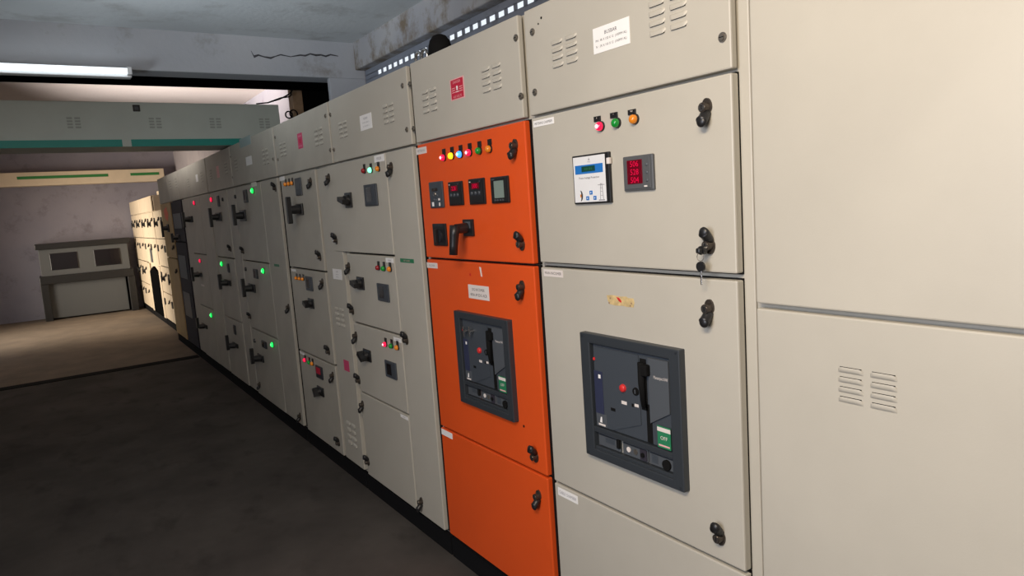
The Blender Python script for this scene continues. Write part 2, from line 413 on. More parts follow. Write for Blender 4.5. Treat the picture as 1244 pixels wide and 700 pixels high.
def bar_switch(pl, zt, zb, cab, x0=0.0, out=.085, k='black'):
    """door-interlocked isolator: square plate, hub standing well out, long vertical grip"""
    yl, z1, yr, z0 = pl; yc = (yl+yr)/2; zc = (z1+z0)/2
    b = MB(x0); b.slab(pl, 0, .012, k, .003); o = b.build('isolator_switch', cab)
    c = MB(x0); c.cyl(yc, zc, .030, .012, out*.75, k, 20, .024)
    L = (zt-zb)/2; mz = (zt+zb)/2
    c.prism([(yc+.016, zt-.01), (yc+.010, zt), (yc-.010, zt), (yc-.016, zt-.01), (yc-.017, zb+.01), (yc-.011, zb), (yc+.011, zb), (yc+.017, zb+.01)], out*.70, out, k)
    c.build('grip', o); return o

# ------------------------------------------------------------------ air circuit breaker (drawn for the beige cabinet, reused on the orange one)
def breaker(r, cab, x0=0.0, dim=1.0):
    yl, zt, yr, zb = r; W = yl-yr; H = zt-zb
    def Y(u): return yl-W*u
    def Z(v): return zt-H*v
    F = lambda u0, v0, u1, v1: (Y(u0), Z(v0), Y(u1), Z(v1))
    fr = MB(x0); t = .022
    fr.slab(F(0, 0, 1, .075), -.004, t, 'slate_frame', .003); fr.slab(F(0, .93, 1, 1), -.004, t, 'slate_frame', .003)
    fr.slab(F(0, .06, .105, .945), -.004, t, 'slate_frame', .003); fr.slab(F(.905, .06, 1, .945), -.004, t, 'slate_frame', .003)
    fr.slab(F(.09, .745, .915, .79), -.004, t-.004, 'slate_frame', .002); fr.slab(F(.09, .905, .915, .945), -.004, t-.006, 'slate_frame', .002)
    fr.slab(F(.02, .02, .98, .98), -.006, -.001, 'slate_dark')
    o = fr.build('circuit_breaker', cab)
    f = MB(x0); f.slab(F(.115, .085, .895, .74), -.002, .010, 'slate', .002)
    f.prism([(Y(.70), Z(.10)), (Y(.885), Z(.10)), (Y(.885), Z(.47)), (Y(.70), Z(.58))], .010, .016, 'slate_light')
    f.prism([(Y(.14), Z(.10)), (Y(.60), Z(.10)), (Y(.60), Z(.62)), (Y(.30), Z(.735)), (Y(.14), Z(.735))], .010, .013, 'slate')
    f.slab(F(.61, .12, .67, .50), .010, .0115, 'rubber'); f.slab(F(.655, .45, .705, .735), .010, .0115, 'rubber')
    f.text('Masterpact NW', Y(.815), Z(.235), .009, .0163, 'paper_pink', W*.13)
    f.slab(F(.41, .475, .465, .50), .013, .0133, 'paper_pink'); f.slab(F(.545, .47, .585, .492), .013, .0133, 'paper_pink')
    f.slab(F(.29, .555, .34, .58), .013, .0133, 'rubber'); f.slab(F(.515, .475, .535, .50), .013, .0133, 'rubber')
    f.build('front_cover', o)
    c = MB(x0); c.tube([c.P(Y(.64), Z(.145), .016), c.P(Y(.64), Z(.30), .019), c.P(Y(.645), Z(.47), .015)], [.012, .010, .008], 'rubber', 10)
    c.slab(F(.66, .15, .72, .23), .012, .032, 'rubber', .004); c.build('charging_handle', o)
    tr = MB(x0); tr.slab(F(.125, .29, .215, .63), .012, .0155, 'indigo', .001); tr.slab(F(.125, .63, .24, .735), .012, .0145, 'slate_light', .001)
    tr.slab(F(.175, .315, .20, .345), .0155, .0158, 'paper'); tr.build('trip_unit', o)
    tr = MB(x0); tr.prism([(Y(.165), Z(.70)), (Y(.178), Z(.655)), (Y(.19), Z(.655)), (Y(.19), Z(.70))], .0145, .0149, 'paper'); tr.slab(F(.15, .71, .225, .725), .0145, .0149, 'paper_pink'); tr.build('marking', o)
    n = MB(x0); n.cyl(Y(.435), Z(.375), .0125, .012, .018, 'button_red', 20, .011); n.dome(Y(.435), Z(.375), .011, .018, .004, 'button_red'); n.build('push_button', o, 'red push button')
    n = MB(x0); n.cyl(Y(.565), Z(.375), .0125, .012, .017, 'rubber', 20, .011); n.slab((Y(.56), Z(.375)+.006, Y(.57), Z(.375)-.006), .017, .0175, 'slate_light'); n.build('push_button', o, 'black push button')
    n = MB(x0); n.cyl(Y(.13), Z(.20), .005, .010, .014, 'button_red', 12); n.build('indicator', o)
    g = MB(x0); g.slab(F(.765, .575, .885, .735), .0155, .0168, 'label_green'); g.slab(F(.765, .585, .885, .615), .0168, .0171, 'paper_pink')
    g.text('OFF', Y(.825), Z(.66), H*.028, .0172, 'paper_pink', W*.09); g.slab(F(.775, .71, .875, .722), .0168, .0171, 'label_pale'); g.build('green_sticker', o, 'green and white sticker')
    for u0, u1, kk in ((.12, .36, 'slate_light'), (.385, .64, 'slate_light'), (.655, .89, 'slate_light')):
        q = MB(x0); q.slab(F(u0, .80, u1, .90), -.002, .008, kk, .002)
        q.slab(F(u0+.01, .805, u1-.01, .815), .008, .0085, 'slate_dark')
        if u0 < .2: q.slab(F(.20, .82, .30, .86), .008, .0085, 'slate'); q.slab(F(.335, .795, .365, .87), .006, .016, 'rubber', .003)
        elif u0 < .5:
            q.cyl(Y(.45), Z(.85), .008, .008, .010, 'paper_pink', 16); q.cyl(Y(.52), Z(.85), .008, .008, .010, 'dullsteel', 16); q.slab(F(.57, .81, .635, .89), .008, .011, 'navy'); q.cyl(Y(.60), Z(.85), .007, .011, .015, 'rubber', 12)
        else: q.cyl(Y(.825), Z(.86), .015, .008, .014, 'rubber', 20); q.slab(F(.68, .82, .74, .88), .008, .0085, 'slate')
        q.build('lower_module', o)
    for u, v in ((.03, .025), (.97, .025), (.97, .975), (.03, .975)):
        q = MB(x0); q.cyl(Y(u), Z(v), .004, .021, .0228, 'slate_dark', 10); q.build('screw', o)
    return o

TOP = 2.182; L1 = 1.849; L2 = 1.367; L3 = .620; BOT = .09; G = .0045

# ================================================================== CABINETS
# ---- plain beige cabinet at the right edge
c = thing('switchgear_cabinet', 'plain beige cabinet nearest the camera, without meters, vents low on it', 'electrical cabinet', (.34, .60, 0), 'switchgear cabinets in the long row')
body(c, [(1.038, TOP, .16, BOT)])
d = top_panel((1.018, TOP-.004, .17, 1.314), c, name='front_panel')
d = top_panel((1.018, 1.302, .17, BOT+.02), c, name='front_panel')
louvers((0.818, 1.198, 0.695, 1.118), d, up=-1)

# ---- beige incomer
c = thing('switchgear_cabinet', 'beige cabinet with white relay unit and red meter above its grey breaker', 'electrical cabinet', (.34, 1.45, 0), 'switchgear cabinets in the long row')
body(c, [(1.874, TOP, 1.042, BOT)])
d = top_panel((1.862, TOP-.004, 1.068, L1+G), c)
louvers((1.730, 2.059, 1.609, 1.975), d); louvers((1.321, 2.064, 1.194, 1.975), d)
for p in ((1.821, 2.106), (1.828, 1.923), (1.091, 1.927)): screw(p, d)
for p, r_ in (((1.772, 2.137), .004), ((1.789, 2.123), .003)):
    b = MB(); b.cyl(p[0], p[1], r_, -.001, .0008, 'rubber', 10); b.build('pin_hole', d)
sticker((1.537, 2.048, 1.391, 1.979), d, lines=[('BUSBAR', .15, .27), ('PH : 4R X 150 X 12  (100MM AL)', .095, .53), ('N  : 2R X 150 X 12  (100MM AL)', .095, .76)])
D1 = door((1.858, L1-G, 1.070, L2+G+.008), c, side=-.002)
handle((1.141, 1.776), -1, D1); handle((1.145, 1.447), 1, D1)
sticker((1.847, 1.835, 1.739, 1.815), D1, lines=['METERING CHAMBER'])
for px, kind, pl, tx, co in (((1.522, 1.779), 'lens_red_lit', (1.550, 1.809, 1.522, 1.794), 'R', 'lens_red_core'), ((1.455, 1.780), 'lens_green', (1.481, 1.810, 1.452, 1.795), 'Y', None), ((1.385, 1.781), 'lens_orange', (1.410, 1.808, 1.381, 1.794), 'TRIP', None)):
    lamp(px, kind, c, pl, .0125, txt=tx, core=co)
# white relay unit
r = (1.650, 1.706, 1.488, 1.563); yl, zt, yr, zb = r; W = yl-yr; H = zt-zb
F = lambda u0, v0, u1, v1: (yl-W*u0, zt-H*v0, yl-W*u1, zt-H*v1)
b = MB(); b.slab(r, 0, .010, 'black', .002); rel = b.build('protection_relay', c)
b = MB(); b.slab(F(.03, .035, .90, .965), .009, .0111, 'white', .001)
b.text('Power Voltage Protection', yl-W*.46, zt-H*.475, .0062, .0114, 'ink', W*.58)
b.prism([(yl-W*.48, zt-H*.07), (yl-W*.505, zt-H*.12), (yl-W*.455, zt-H*.12)], .0111, .0114, 'grey_ink'); b.text('PVP', yl-W*.48, zt-H*.155, .005, .0114, 'grey_ink', W*.12); b.build('face_plate', rel)
b = MB(); b.slab(F(.085, .205, .845, .385), .0111, .0118, 'blue'); b.build('display_band', rel)
b = MB(); b.slab(F(.27, .235, .64, .345), .0116, .0122, 'lcd_green'); b.text('415V 50.0', yl-W*.455, zt-H*.29, .006, .0124, 'stripe_green', W*.3); b.build('display', rel)
for u, v in ((.50, .775), (.40, .885), (.60, .885)):
    b = MB(); b.slab(F(u-.04, v-.04, u+.04, v+.04), .0111, .0128, 'blue', .001); b.slab(F(u-.012, v-.012, u+.012, v+.012), .0128, .0131, 'white'); b.build('key', rel)
b = MB()
arc = [(yl-W*(.20-.065*math.cos(a)), zt-H*(.83-.11*math.sin(a))) for a in [PI*.5+PI*i/10 for i in range(11)]]
arc += [(yl-W*(.20-.02*math.cos(a)), zt-H*(.83-.10*math.sin(a))) for a in [PI*1.5-PI*i/10 for i in range(11)]]
b.prism(arc, .0111, .0115, 'ink'); b.slab(F(.19, .80, .225, .86), .0111, .0115, 'lens_orange'); b.build('printed_symbol', rel)
b = MB()
for u0, u1 in ((.74, .765), (.82, .795)):
    b.prism([(yl-W*u0, zt-H*.93), (yl-W*(u0+.012), zt-H*.93), (yl-W*(u1+.006), zt-H*.60), (yl-W*(u1-.006), zt-H*.60)], .0111, .0114, 'grey_ink')
for v in (.62, .69, .76, .84): b.slab(F(.75, v, .81, v+.008), .0111, .0114, 'grey_ink')
b.slab(F(.69, .625, .87, .637), .0111, .0114, 'grey_ink'); b.slab(F(.70, .925, .86, .945), .0111, .0114, 'grey_ink'); b.build('printed_symbol', rel)
b = MB(); b.slab(F(.955, .12, 1.03, .24), .004, .013, 'paper_pink', .001); b.build('side_clip', rel)
seven_seg_meter((1.433, 1.685, 1.320, 1.591), c, ('grey', 'red3'))
D2 = door((1.858, L2-G, 1.070, L3+G), c, side=-.002)
sticker((1.842, 1.357, 1.740, 1.334), D2, 'paper_pink', ['MAIN INCOMER'])
g = (1.539, 1.296, 1.422, 1.265); b = MB()
pts = [(.02, .10), (.20, .02), (.52, .08), (.72, .02), (.80, .14), (.97, .12), (1.0, .52), (.96, .96), (.74, .98), (.60, .92), (.33, .99), (.10, .90), (.05, .60)]
b.prism([(g[0]-(g[0]-g[2])*u, g[1]-(g[1]-g[3])*v) for u, v in pts], 0, .0008, 'glue')
b.prism([(g[0]-(g[0]-g[2])*u, g[1]-(g[1]-g[3])*v) for u, v in ((.37, .16), (.47, .20), (.56, .50), (.54, .66), (.46, .52))], .0008, .0014, 'flame')
for u, v in ((.15, .34), (.10, .80), (.86, .84), (.90, .6)): b.cyl(g[0]-(g[0]-g[2])*u, g[1]-(g[1]-g[3])*v, .003, .0006, .0014, 'jamb', 8)
b.build('torn_sticker', D2)
ACB1 = (1.648, 1.173, 1.243, 0.783)
breaker(ACB1, c)
handle((1.154, 1.290), -1, D2); handle((1.142, 0.692), 1, D2)
D3 = door((1.858, L3-G, 1.070, BOT+.02), c, side=-.002)
sticker((1.839, 0.606, 1.733, 0.578), D3, lines=['CABLE CHAMBER'], ink='grey_ink')
# keys hanging from the lower lock of the metering door
k = thing('key_bunch', 'black-capped keys hanging in the lower lock of the metering door', 'keys', (-.03, 1.146, 1.44))
b = MB(); b.cyl(1.148, 1.437, .011, .022, .034, 'black', 16); b.slab((1.155, 1.444, 1.141, 1.430), .030, .046, 'black', .004); b.build('key_head', k)
b = MB(); b.ring((-.034, 1.150, 1.421), .010, .0009, 'dullsteel', 'X'); b.build('key_ring', k)
b = MB(); b.cyl(1.152, 1.397, .0125, .028, .034, 'black', 16); b.slab((1.154, 1.39, 1.150, 1.352), .029, .032, 'steel', .0006); b.build('key', k)

# ---- orange cabinet
c = thing('switchgear_cabinet', 'orange-doored cabinet with six lamps over a row of four meters', 'electrical cabinet', (.34, 2.28, 0), 'switchgear cabinets in the long row')
body(c, [(2.698, TOP, 1.878, BOT)])
d = top_panel((2.690, TOP-.004, 1.900, L1+G), c)
louvers((2.604, 2.054, 2.481, 1.960), d); louvers((2.139, 2.056, 2.014, 1.967), d)
for p in ((1.913, 2.109), (1.906, 1.923), (2.704, 2.098), (2.704, 1.915)): screw(p, d)
g = (2.365, 2.054, 2.262, 1.976); b = MB(); b.slab(g, 0, .0012, 'label_pale'); W = g[0]-g[2]; H = g[1]-g[3]
S = lambda u0, v0, u1, v1: (g[0]-W*u0, g[1]-H*v0, g[0]-W*u1, g[1]-H*v1)
b.slab(S(.06, .05, .94, .95), .0012, .0015, 'label_red')
b.text('DANGER', g[0]-W*.5, g[1]-H*.17, H*.13, .0017, 'label_pale', W*.76); b.text('415 VOLTS', g[0]-W*.5, g[1]-H*.85, H*.12, .0017, 'label_pale', W*.76)
for v in (.42, .52, .62): b.slab(S(.12, v, .34, v+.035), .0015, .0017, 'label_pale'); b.slab(S(.66, v, .88, v+.035), .0015, .0017, 'label_pale')
b.cyl(g[0]-W*.5, g[1]-H*.43, H*.075, .0015, .0018, 'paper', 16); b.slab(S(.45, .48, .55, .56), .0015, .0018, 'paper'); b.slab(S(.38, .62, .62, .655), .0015, .0018, 'paper')
b.build('danger_sign', d, 'red danger sticker')
O1 = door((2.684, L1-G, 1.898, L2+G), c, 'orange', side=.011)
O2 = door((2.684, L2-G, 1.898, L3+G), c, 'orange', side=.011)
O3 = door((2.684, L3-G, 1.898, BOT+.028), c, 'orange', side=.011)
for p, kind, co in (((2.455, 1.773), 'lens_red_lit', 'lens_red_core'), ((2.389, 1.774), 'lens_yellow_lit', None), ((2.322, 1.774), 'lens_blue_lit', 'lens_blue_core'), ((2.254, 1.774), 'lens_red_lit', 'lens_red_core'), ((2.185, 1.774), 'lens_green', None), ((2.116, 1.774), 'lens_orange', None)):
    lamp(p, kind, c, (p[0]+.010, p[1]+.034, p[0]-.014, p[1]+.013), .0125, core=co)
seven_seg_meter((2.594, 1.684, 2.481, 1.578), c, ('slate', 'relay'))
seven_seg_meter((2.431, 1.675, 2.324, 1.583), c, ('black', 'red1', '228'))
seven_seg_meter((2.274, 1.677, 2.164, 1.582), c, ('black', 'red1', '000'))
seven_seg_meter((2.119, 1.674, 2.007, 1.581), c, ('black', 'lcd'))
seven_seg_meter((2.592, 1.514, 2.481, 1.423), c, ('black', 'none'))
r = (2.337, 1.528, 2.265, 1.464); b = MB(); b.slab(r, 0, .010, 'black', .002); b.slab((r[0]-.02, r[1]-.008, r[2]+.012, r[3]+.03), .010, .0115, 'slate_light', .001); lv = b.build('lever_switch', c)
yc, zc = (r[0]+r[2])/2+.004, (r[1]+r[3])/2; b = MB(); b.cyl(yc, zc, .020, .010, .060, 'black', 20, .018)
b.tube([b.P(yc-.004, zc+.012, .064), b.P(yc+.002, zc-.02, .066), b.P(yc+.006, zc-.062, .070), b.P(yc+.007, zc-.098, .074)], [.020, .0185, .0165, .016], 'black', 12); b.build('lever', lv)
sticker((2.697, 1.832, 2.602, 1.805), O1, 'paper_pink', ['METERING'], ink='grey_ink')
handle((1.956, 1.769), -1, O1); handle((1.954, 1.438), 1, O1)
sticker((2.686, 1.349, 2.590, 1.326), O2, 'paper_pink', ['INCOMER'], ink='grey_ink')
sticker((2.346, 1.275, 2.195, 1.221), O2, 'paper_pink', [('DG INCOMER', .2, .32), ('800A 4P EDO ACB', .2, .70)])
p = (2.324, 1.314); b = MB(); b.cyl(p[0], p[1], .006, 0, .0008, 'flame', 12); b.build('paint_spot', O2)
p = (2.244, 1.328); b = MB(); b.prism([(p[0]+.008, p[1]+.02), (p[0]-.004, p[1]+.018), (p[0]-.009, p[1]-.018), (p[0]+.0, p[1]-.016)], 0, .0008, 'paper_pink'); b.build('paper_scrap', O2)
p = (2.023, 0.777); b = MB(); b.cyl(p[0], p[1], .005, 0, .001, 'rubber', 10); b.build('pin_hole', O2)
breaker((2.444, 1.165, 2.053, 0.787), c)
handle((1.971, 1.290), -1, O2); handle((1.957, 0.682), 1, O2)
handle((1.956, 0.535), -1, O3)
sticker((2.681, 0.610, 2.582, 0.584), O3, 'paper', [])
k = thing('key_bunch', 'two chrome keys left in the breaker of the orange cabinet', 'keys', (-.03, 2.36, 1.10))
for i, pp in enumerate(((2.354, 1.092), (2.309, 1.096))):
    b = MB(); b.cyl(pp[0], pp[1], .006, .0125, .030, 'steel', 14); b.slab((pp[0]+.003, pp[1]+.020, pp[0]-.003, pp[1]-.020), .028, .036, 'steel', .002); b.build('key', k)

# ---- beige three-feeder cabinet
c = thing('switchgear_cabinet', 'beige cabinet left of the orange one, three lamp trios, green label plate', 'electrical cabinet', (.34, 3.3, 0), 'switchgear cabinets in the long row')
body(c, [(3.698, TOP, 2.702, BOT)])
d = top_panel((3.690, TOP-.004, 2.730, L1+G), c)
louvers((3.568, 2.051, 3.454, 1.966), d); louvers((2.999, 2.055, 2.884, 1.967), d)
for p in ((2.774, 2.104), (2.767, 1.919), (3.671, 2.105), (3.668, 1.921)): screw(p, d)
sticker((3.274, 2.043, 3.132, 1.972), d, lines=[('BUSBAR', .14, .25), ('PH : 4R X 100 X 12', .10, .52), ('N : 2R X 100 X 12', .10, .76)], ink='grey_ink')
A1 = door((3.820, L1-G, 3.022, L2+G), c); A2 = door((3.640, L2-G, 3.022, .986+.004), c); A3 = door((3.640, .986-G, 3.022, .594+.004), c); A4 = door((3.640, .594-G, 3.022, BOT+.02), c)
AL = door((3.014, L1-G, 2.735, BOT+.02), c, name='cable_chamber_door', side=.012)
for trio, tags in (((('lens_red', (3.273, 1.781)), ('lens_cyan_lit', (3.190, 1.778)), ('lens_orange', (3.101, 1.778))), 1), ((('lens_red', (3.209, 1.304)), ('lens_green', (3.142, 1.303)), ('lens_orange', (3.071, 1.303))), 1), ((('lens_red_lit', (3.209, 0.919)), ('lens_green', (3.136, 0.921)), ('lens_orange', (3.068, 0.922))), 1)):
    for kind, p in trio: lamp(p, kind, c, (p[0]+.011, p[1]+.032, p[0]-.012, p[1]+.012), .0125, core='lens_red_core' if kind == 'lens_red_lit' else None)
rotary((3.567, 1.686, 3.476, 1.607), c, turn=-75); rotary((3.512, 1.244, 3.420, 1.177), c, turn=-75); rotary((3.518, 0.855, 3.421, 0.791), c, turn=-60)
for rr in ((3.293, 1.712, 3.140, 1.607), (3.243, 1.226, 3.110, 1.138), (3.234, 0.837, 3.106, 0.752)): seven_seg_meter(rr, c, ('slate', 'window'))
handle((3.787, 1.781), -1, A1); handle((3.770, 1.433), 1, A1)
handle((3.615, 1.294), -1, A2); handle((3.623, 1.049), 1, A2); handle((3.610, 0.913), -1, A3); handle((3.630, 0.657), 1, A3); handle((3.613, 0.522), -1, A4); handle((3.612, 0.191), 1, A4)
handle((2.956, 1.775), -1, AL); handle((2.957, 0.973), 1, AL); handle((2.954, 0.177), -1, AL)
sticker((3.145, 1.841, 3.031, 1.809), A1, lines=['FEEDER'], ink='grey_ink'); sticker((3.118, 1.355, 3.030, 1.333), A2, lines=['FEEDER'], ink='grey_ink'); sticker((3.110, 0.969, 3.024, 0.949), A3, lines=['FEEDER'], ink='grey_ink'); sticker((3.112, 0.580, 3.025, 0.565), A4, lines=['FEEDER'], ink='grey_ink')
sticker((2.953, 1.358, 2.812, 1.340), AL, 'label_green', ['BUS CHAMBER'], ink='label_pale', name='green_label')
for i, (yy, xx) in enumerate(((2.80, .10), (2.742, .10))):
    b = MB(); b.cyl(0, 0, .001, 0, .001, 'steel', 6); b = MB(); b.ring((xx, yy, 2.226), .026, .0065, 'steel', 'X', 18); b.box((xx-.012, yy-.012, 2.180), (xx+.012, yy+.012, 2.202), 'steel', .003); b.build('lifting_eye', c)

# ---- narrow beige cabinet with long-handled switch
c = thing('switchgear_cabinet', 'narrower beige cabinet with dull orange lamps and one red light low down', 'electrical cabinet', (.34, 4.3, 0), 'switchgear cabinets in the long row')
body(c, [(4.772, TOP, 3.704, BOT)])
cp = MB(); cp.slab((4.000, L1-.006, 3.712, BOT+.02), -.03, -.006, 'beige', .003); cp = cp.build('cover_panel', c)
louvers((3.93, 1.045, 3.79, .93), cp, .006); louvers((3.93, .36, 3.79, .21), cp, .006)
sticker((3.902, 1.268, 3.759, 1.209), cp, lines=[('BUSBAR', .12, .25), ('PH 4R X 100', .10, .52), ('N 2R X 100', .10, .76)], ink='grey_ink', x0=.006)
sticker((3.872, 0.738, 3.789, 0.674), cp, 'pink', x0=.006)
d = top_panel((4.766, TOP-.004, 3.712, L1+G), c, 'beige_aged')
louvers((4.665, 2.059, 4.524, 1.967), d, k='beige_aged'); louvers((3.963, 2.065, 3.826, 1.965), d, k='beige_aged')
for p in ((3.748, 2.109), (3.725, 1.924), (4.734, 2.104), (4.724, 1.958)): screw(p, d)
g = (4.270, 2.072, 4.180, 1.982); b = MB(); b.slab(g, 0, .0012, 'pink'); W = g[0]-g[2]; H = g[1]-g[3]
b.text('DANGER', g[0]-W*.5, g[1]-H*.18, H*.12, .0014, 'label_pale', W*.76); b.text('415 VOLTS', g[0]-W*.5, g[1]-H*.84, H*.12, .0014, 'label_pale', W*.76); b.slab((g[0]-W*.3, g[1]-H*.36, g[0]-W*.7, g[1]-H*.66), .0012, .0014, 'label_red'); b.build('danger_sign', d, 'red danger sticker')
K1 = door((4.722, L1-G, 4.022, 1.243+.005), c, 'beige_aged', side=.008); K2 = door((4.722, 1.243-G, 4.022, .675+.005), c, 'beige_aged', side=.008); K3 = door((4.722, .675-G, 4.022, BOT+.02), c, 'beige_aged', side=.008)
for p in ((4.602, 1.790), (4.529, 1.789), (4.458, 1.789)): lamp(p, 'lens_orange', c, (p[0]+.014, p[1]+.034, p[0]-.014, p[1]+.014), .013)
for p in ((4.586, 1.177), (4.516, 1.177), (4.445, 1.178)): lamp(p, 'lens_orange', c, (p[0]+.014, p[1]+.030, p[0]-.014, p[1]+.014), .011)
for p, kind in (((4.595, 0.623), 'lens_red_lit'), ((4.506, 0.621), 'lens_green'), ((4.440, 0.623), 'lens_orange')): lamp(p, kind, c, (p[0]+.014, p[1]+.032, p[0]-.014, p[1]+.014), .0135)
seven_seg_meter((4.396, 1.814, 4.283, 1.706), c, ('slate', 'tint', 'slate_light')); seven_seg_meter((4.395, 1.200, 4.270, 1.110), c, ('slate', 'window')); seven_seg_meter((4.376, 0.626, 4.255, 0.545), c, ('dark', 'tint', 'label_red'))
bar_switch((4.418, 1.656, 4.298, 1.586), (4.203, 1.702)[1], (4.263, 1.536)[1], c)
rotary((4.387, 1.060, 4.287, 0.997), c, turn=-70); rotary((4.393, 0.487, 4.275, 0.429), c, turn=-30)
handle((4.101, 1.780), -1, K1); handle((4.074, 1.330), 1, K1); handle((4.079, 1.180), -1, K2); handle((4.094, 0.753), 1, K2); handle((4.066, 0.609), -1, K3); handle((4.087, 0.178), 1, K3)
sticker((4.739, 1.844, 4.626, 1.817), K1, lines=[], ink='grey_ink'); sticker((4.697, 1.233, 4.597, 1.217), K2, lines=[]); sticker((4.703, 0.666, 4.611, 0.650), K3, lines=[])

# ---- far beige cabinets
def far_cab(label, _, hi, top, doors, alley, k='beige_aged', y0=None):
    c = thing('switchgear_cabinet', label, 'electrical cabinet', (.34, (hi[0]+hi[1])/2, 0), 'switchgear cabinets in the long row')
    body(c, [(hi[0], TOP, hi[1], BOT)], k=k)
    t = top_panel((top[0], TOP-.004, top[1], L1+G), c, k)
    zs = [L1, 1.246, .678, BOT+.018]; ds = []
    for i in range(3): ds.append(door((doors[0], zs[i]-G, doors[1], zs[i+1]+(G if i < 2 else 0)), c, k, side=.008))
    al = door((alley[0], L1-G, alley[1], BOT+.02), c, k, name='cable_chamber_door', side=.014) if alley else None
    return c, t, ds, al
c, t, ds, al = far_cab('wide beige cabinet with three green lights stepping down its doors', 0, (6.082, 4.784), (6.074, 4.795), (6.056, 5.245), (5.236, 4.812))
louvers((5.945, 2.065, 5.853, 1.967), t, k='beige_aged'); louvers((5.097, 2.059, 4.949, 1.949), t, k='beige_aged')
sticker((5.571, 2.046, 5.399, 1.983), t, lines=[]); sticker((5.710, 2.193, 5.369, 2.128), t, 'pale_teal', name='name_plate')
for p in ((6.061, 1.929), (6.048, 2.094), (4.837, 1.973)): screw(p, t)
for p in ((5.455, 1.790), (5.411, 1.186), (5.388, 0.619)): lamp(p, 'lens_green_lit', c, None, .020, core='lens_green_core')
for rr in ((5.752, 1.809, 5.641, 1.709), (5.720, 1.189, 5.602, 1.113), (5.716, 0.613, 5.580, 0.555)): seven_seg_meter(rr, c, ('dark', 'window'))
for pl, a_, z_ in (((5.939, 1.656, 5.756, 1.568), (5.656, 1.702), (5.740, 1.538)), ((5.921, 1.061, 5.732, 0.993), (5.632, 1.111), (5.703, 0.963)), ((5.891, 0.480, 5.723, 0.424), (5.593, 0.544), (5.651, 0.415))): bar_switch(pl, a_[1], z_[1], c)
for p in ((6.043, 1.770), (5.978, 1.174), (5.956, 0.575)):
    b = MB(); b.cyl(p[0], p[1], .018, 0, .012, 'black', 14, .014); b.build('key_switch', c)
handle((4.856, 1.776), 1, al); handle((4.854, 0.959), -1, al); handle((4.866, 0.175), -1, al); handle((5.992, 1.320), 1, ds[0]); handle((6.017, 0.770), 1, ds[1]); handle((5.963, 0.200), -1, ds[2])
sticker((5.497, 1.852, 5.342, 1.819), ds[0], 'paper_pink', []); sticker((5.109, 1.251, 4.980, 1.233), al, 'label_green', [], name='green_label')
c, t, ds, al = far_cab('dark-lit beige cabinet with a red lamp above a green one, beyond the wide one', 0, (7.112, 6.092), (7.106, 6.100), (7.076, 6.384), None)
cp = MB(); cp.slab((6.368, L1-G, 6.104, BOT+.02), -.03, -.006, 'beige_aged', .003); cp.build('cover_panel', c)
louvers((6.961, 2.058, 6.874, 1.966), t, k='beige_aged'); louvers((6.326, 2.070, 6.222, 1.970), t, k='beige_aged'); sticker((6.653, 2.061, 6.555, 1.960), t, 'label_pale', [])
lamp((7.001, 1.783), 'lens_red_lit', c, None, .022); lamp((6.883, 1.184), 'lens_green_lit', c, None, .022, core='lens_green_core')
for rr in ((6.739, 1.807, 6.672, 1.708), (6.656, 1.196, 6.601, 1.113), (6.712, 0.626, 6.643, 0.538)): seven_seg_meter(rr, c, ('dark', 'window'))
for pl, a_, z_ in (((6.892, 1.657, 6.670, 1.579), (6.542, 1.702), (6.645, 1.530)), ((6.848, 1.043, 6.612, 0.992), (6.511, 1.101), (6.589, 0.963)), ((6.820, 0.453, 6.625, 0.414), (6.488, 0.537), (6.562, 0.398))): bar_switch(pl, a_[1], z_[1], c)
handle((6.457, 1.328), 1, ds[0]); handle((7.00, 1.06), -1, ds[1])
p = (6.530, 1.766); b = MB(); b.cyl(p[0], p[1], .018, 0, .012, 'black', 14, .014); b.build('key_switch', c)
c, t, ds, al = far_cab('farthest beige cabinet with two red lamps and one green, beside the dark cabinet', 0, (8.732, 7.120), (8.726, 7.150), (8.340, 7.610), (7.600, 7.132))
louvers((8.172, 2.052, 8.063, 1.959), t, k='beige_aged'); louvers((7.407, 2.071, 7.308, 1.966), t, k='beige_aged'); sticker((7.661, 2.056, 7.553, 1.984), t, lines=[])
cp = MB(); cp.slab((8.700, L1-G, 8.352, BOT+.02), -.03, -.006, 'beige_aged', .003); cp.build('cover_panel', c)
lamp((7.889, 1.783), 'lens_red_lit', c, None, .022); lamp((7.972, 1.175), 'lens_red_lit', c, None, .020); lamp((7.716, 0.614), 'lens_green_lit', c, None, .023, core='lens_green_core')
for pl, a_, z_ in (((8.364, 1.651, 8.108, 1.585), (7.928, 1.700), (8.052, 1.534)), ((8.261, 1.046, 7.981, 1.001), (7.858, 1.108), (7.964, 0.955)), ((8.330, 0.468, 8.053, 0.426), (7.873, 0.548), (7.949, 0.433))): bar_switch(pl, a_[1], z_[1], c)
sticker((8.116, 0.918, 7.944, 0.897), ds[1], 'paper_pink', [])
c = thing('switchgear_cabinet', 'dark violet-grey cabinet between the beige row and the ochre cabinet', 'electrical cabinet', (.34, 9.1, 0), 'switchgear cabinets in the long row')
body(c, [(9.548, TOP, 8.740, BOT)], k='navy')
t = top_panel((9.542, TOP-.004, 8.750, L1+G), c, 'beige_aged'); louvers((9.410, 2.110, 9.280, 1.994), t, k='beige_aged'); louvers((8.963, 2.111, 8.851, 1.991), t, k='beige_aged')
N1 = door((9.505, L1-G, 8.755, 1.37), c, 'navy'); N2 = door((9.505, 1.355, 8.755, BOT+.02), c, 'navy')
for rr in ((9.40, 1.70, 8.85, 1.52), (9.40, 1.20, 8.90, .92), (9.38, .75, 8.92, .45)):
    b = MB(); b.slab(rr, 0, .006, 'slate', .002); b.build('front_plate', N1 if rr[1] > 1.3 else N2)
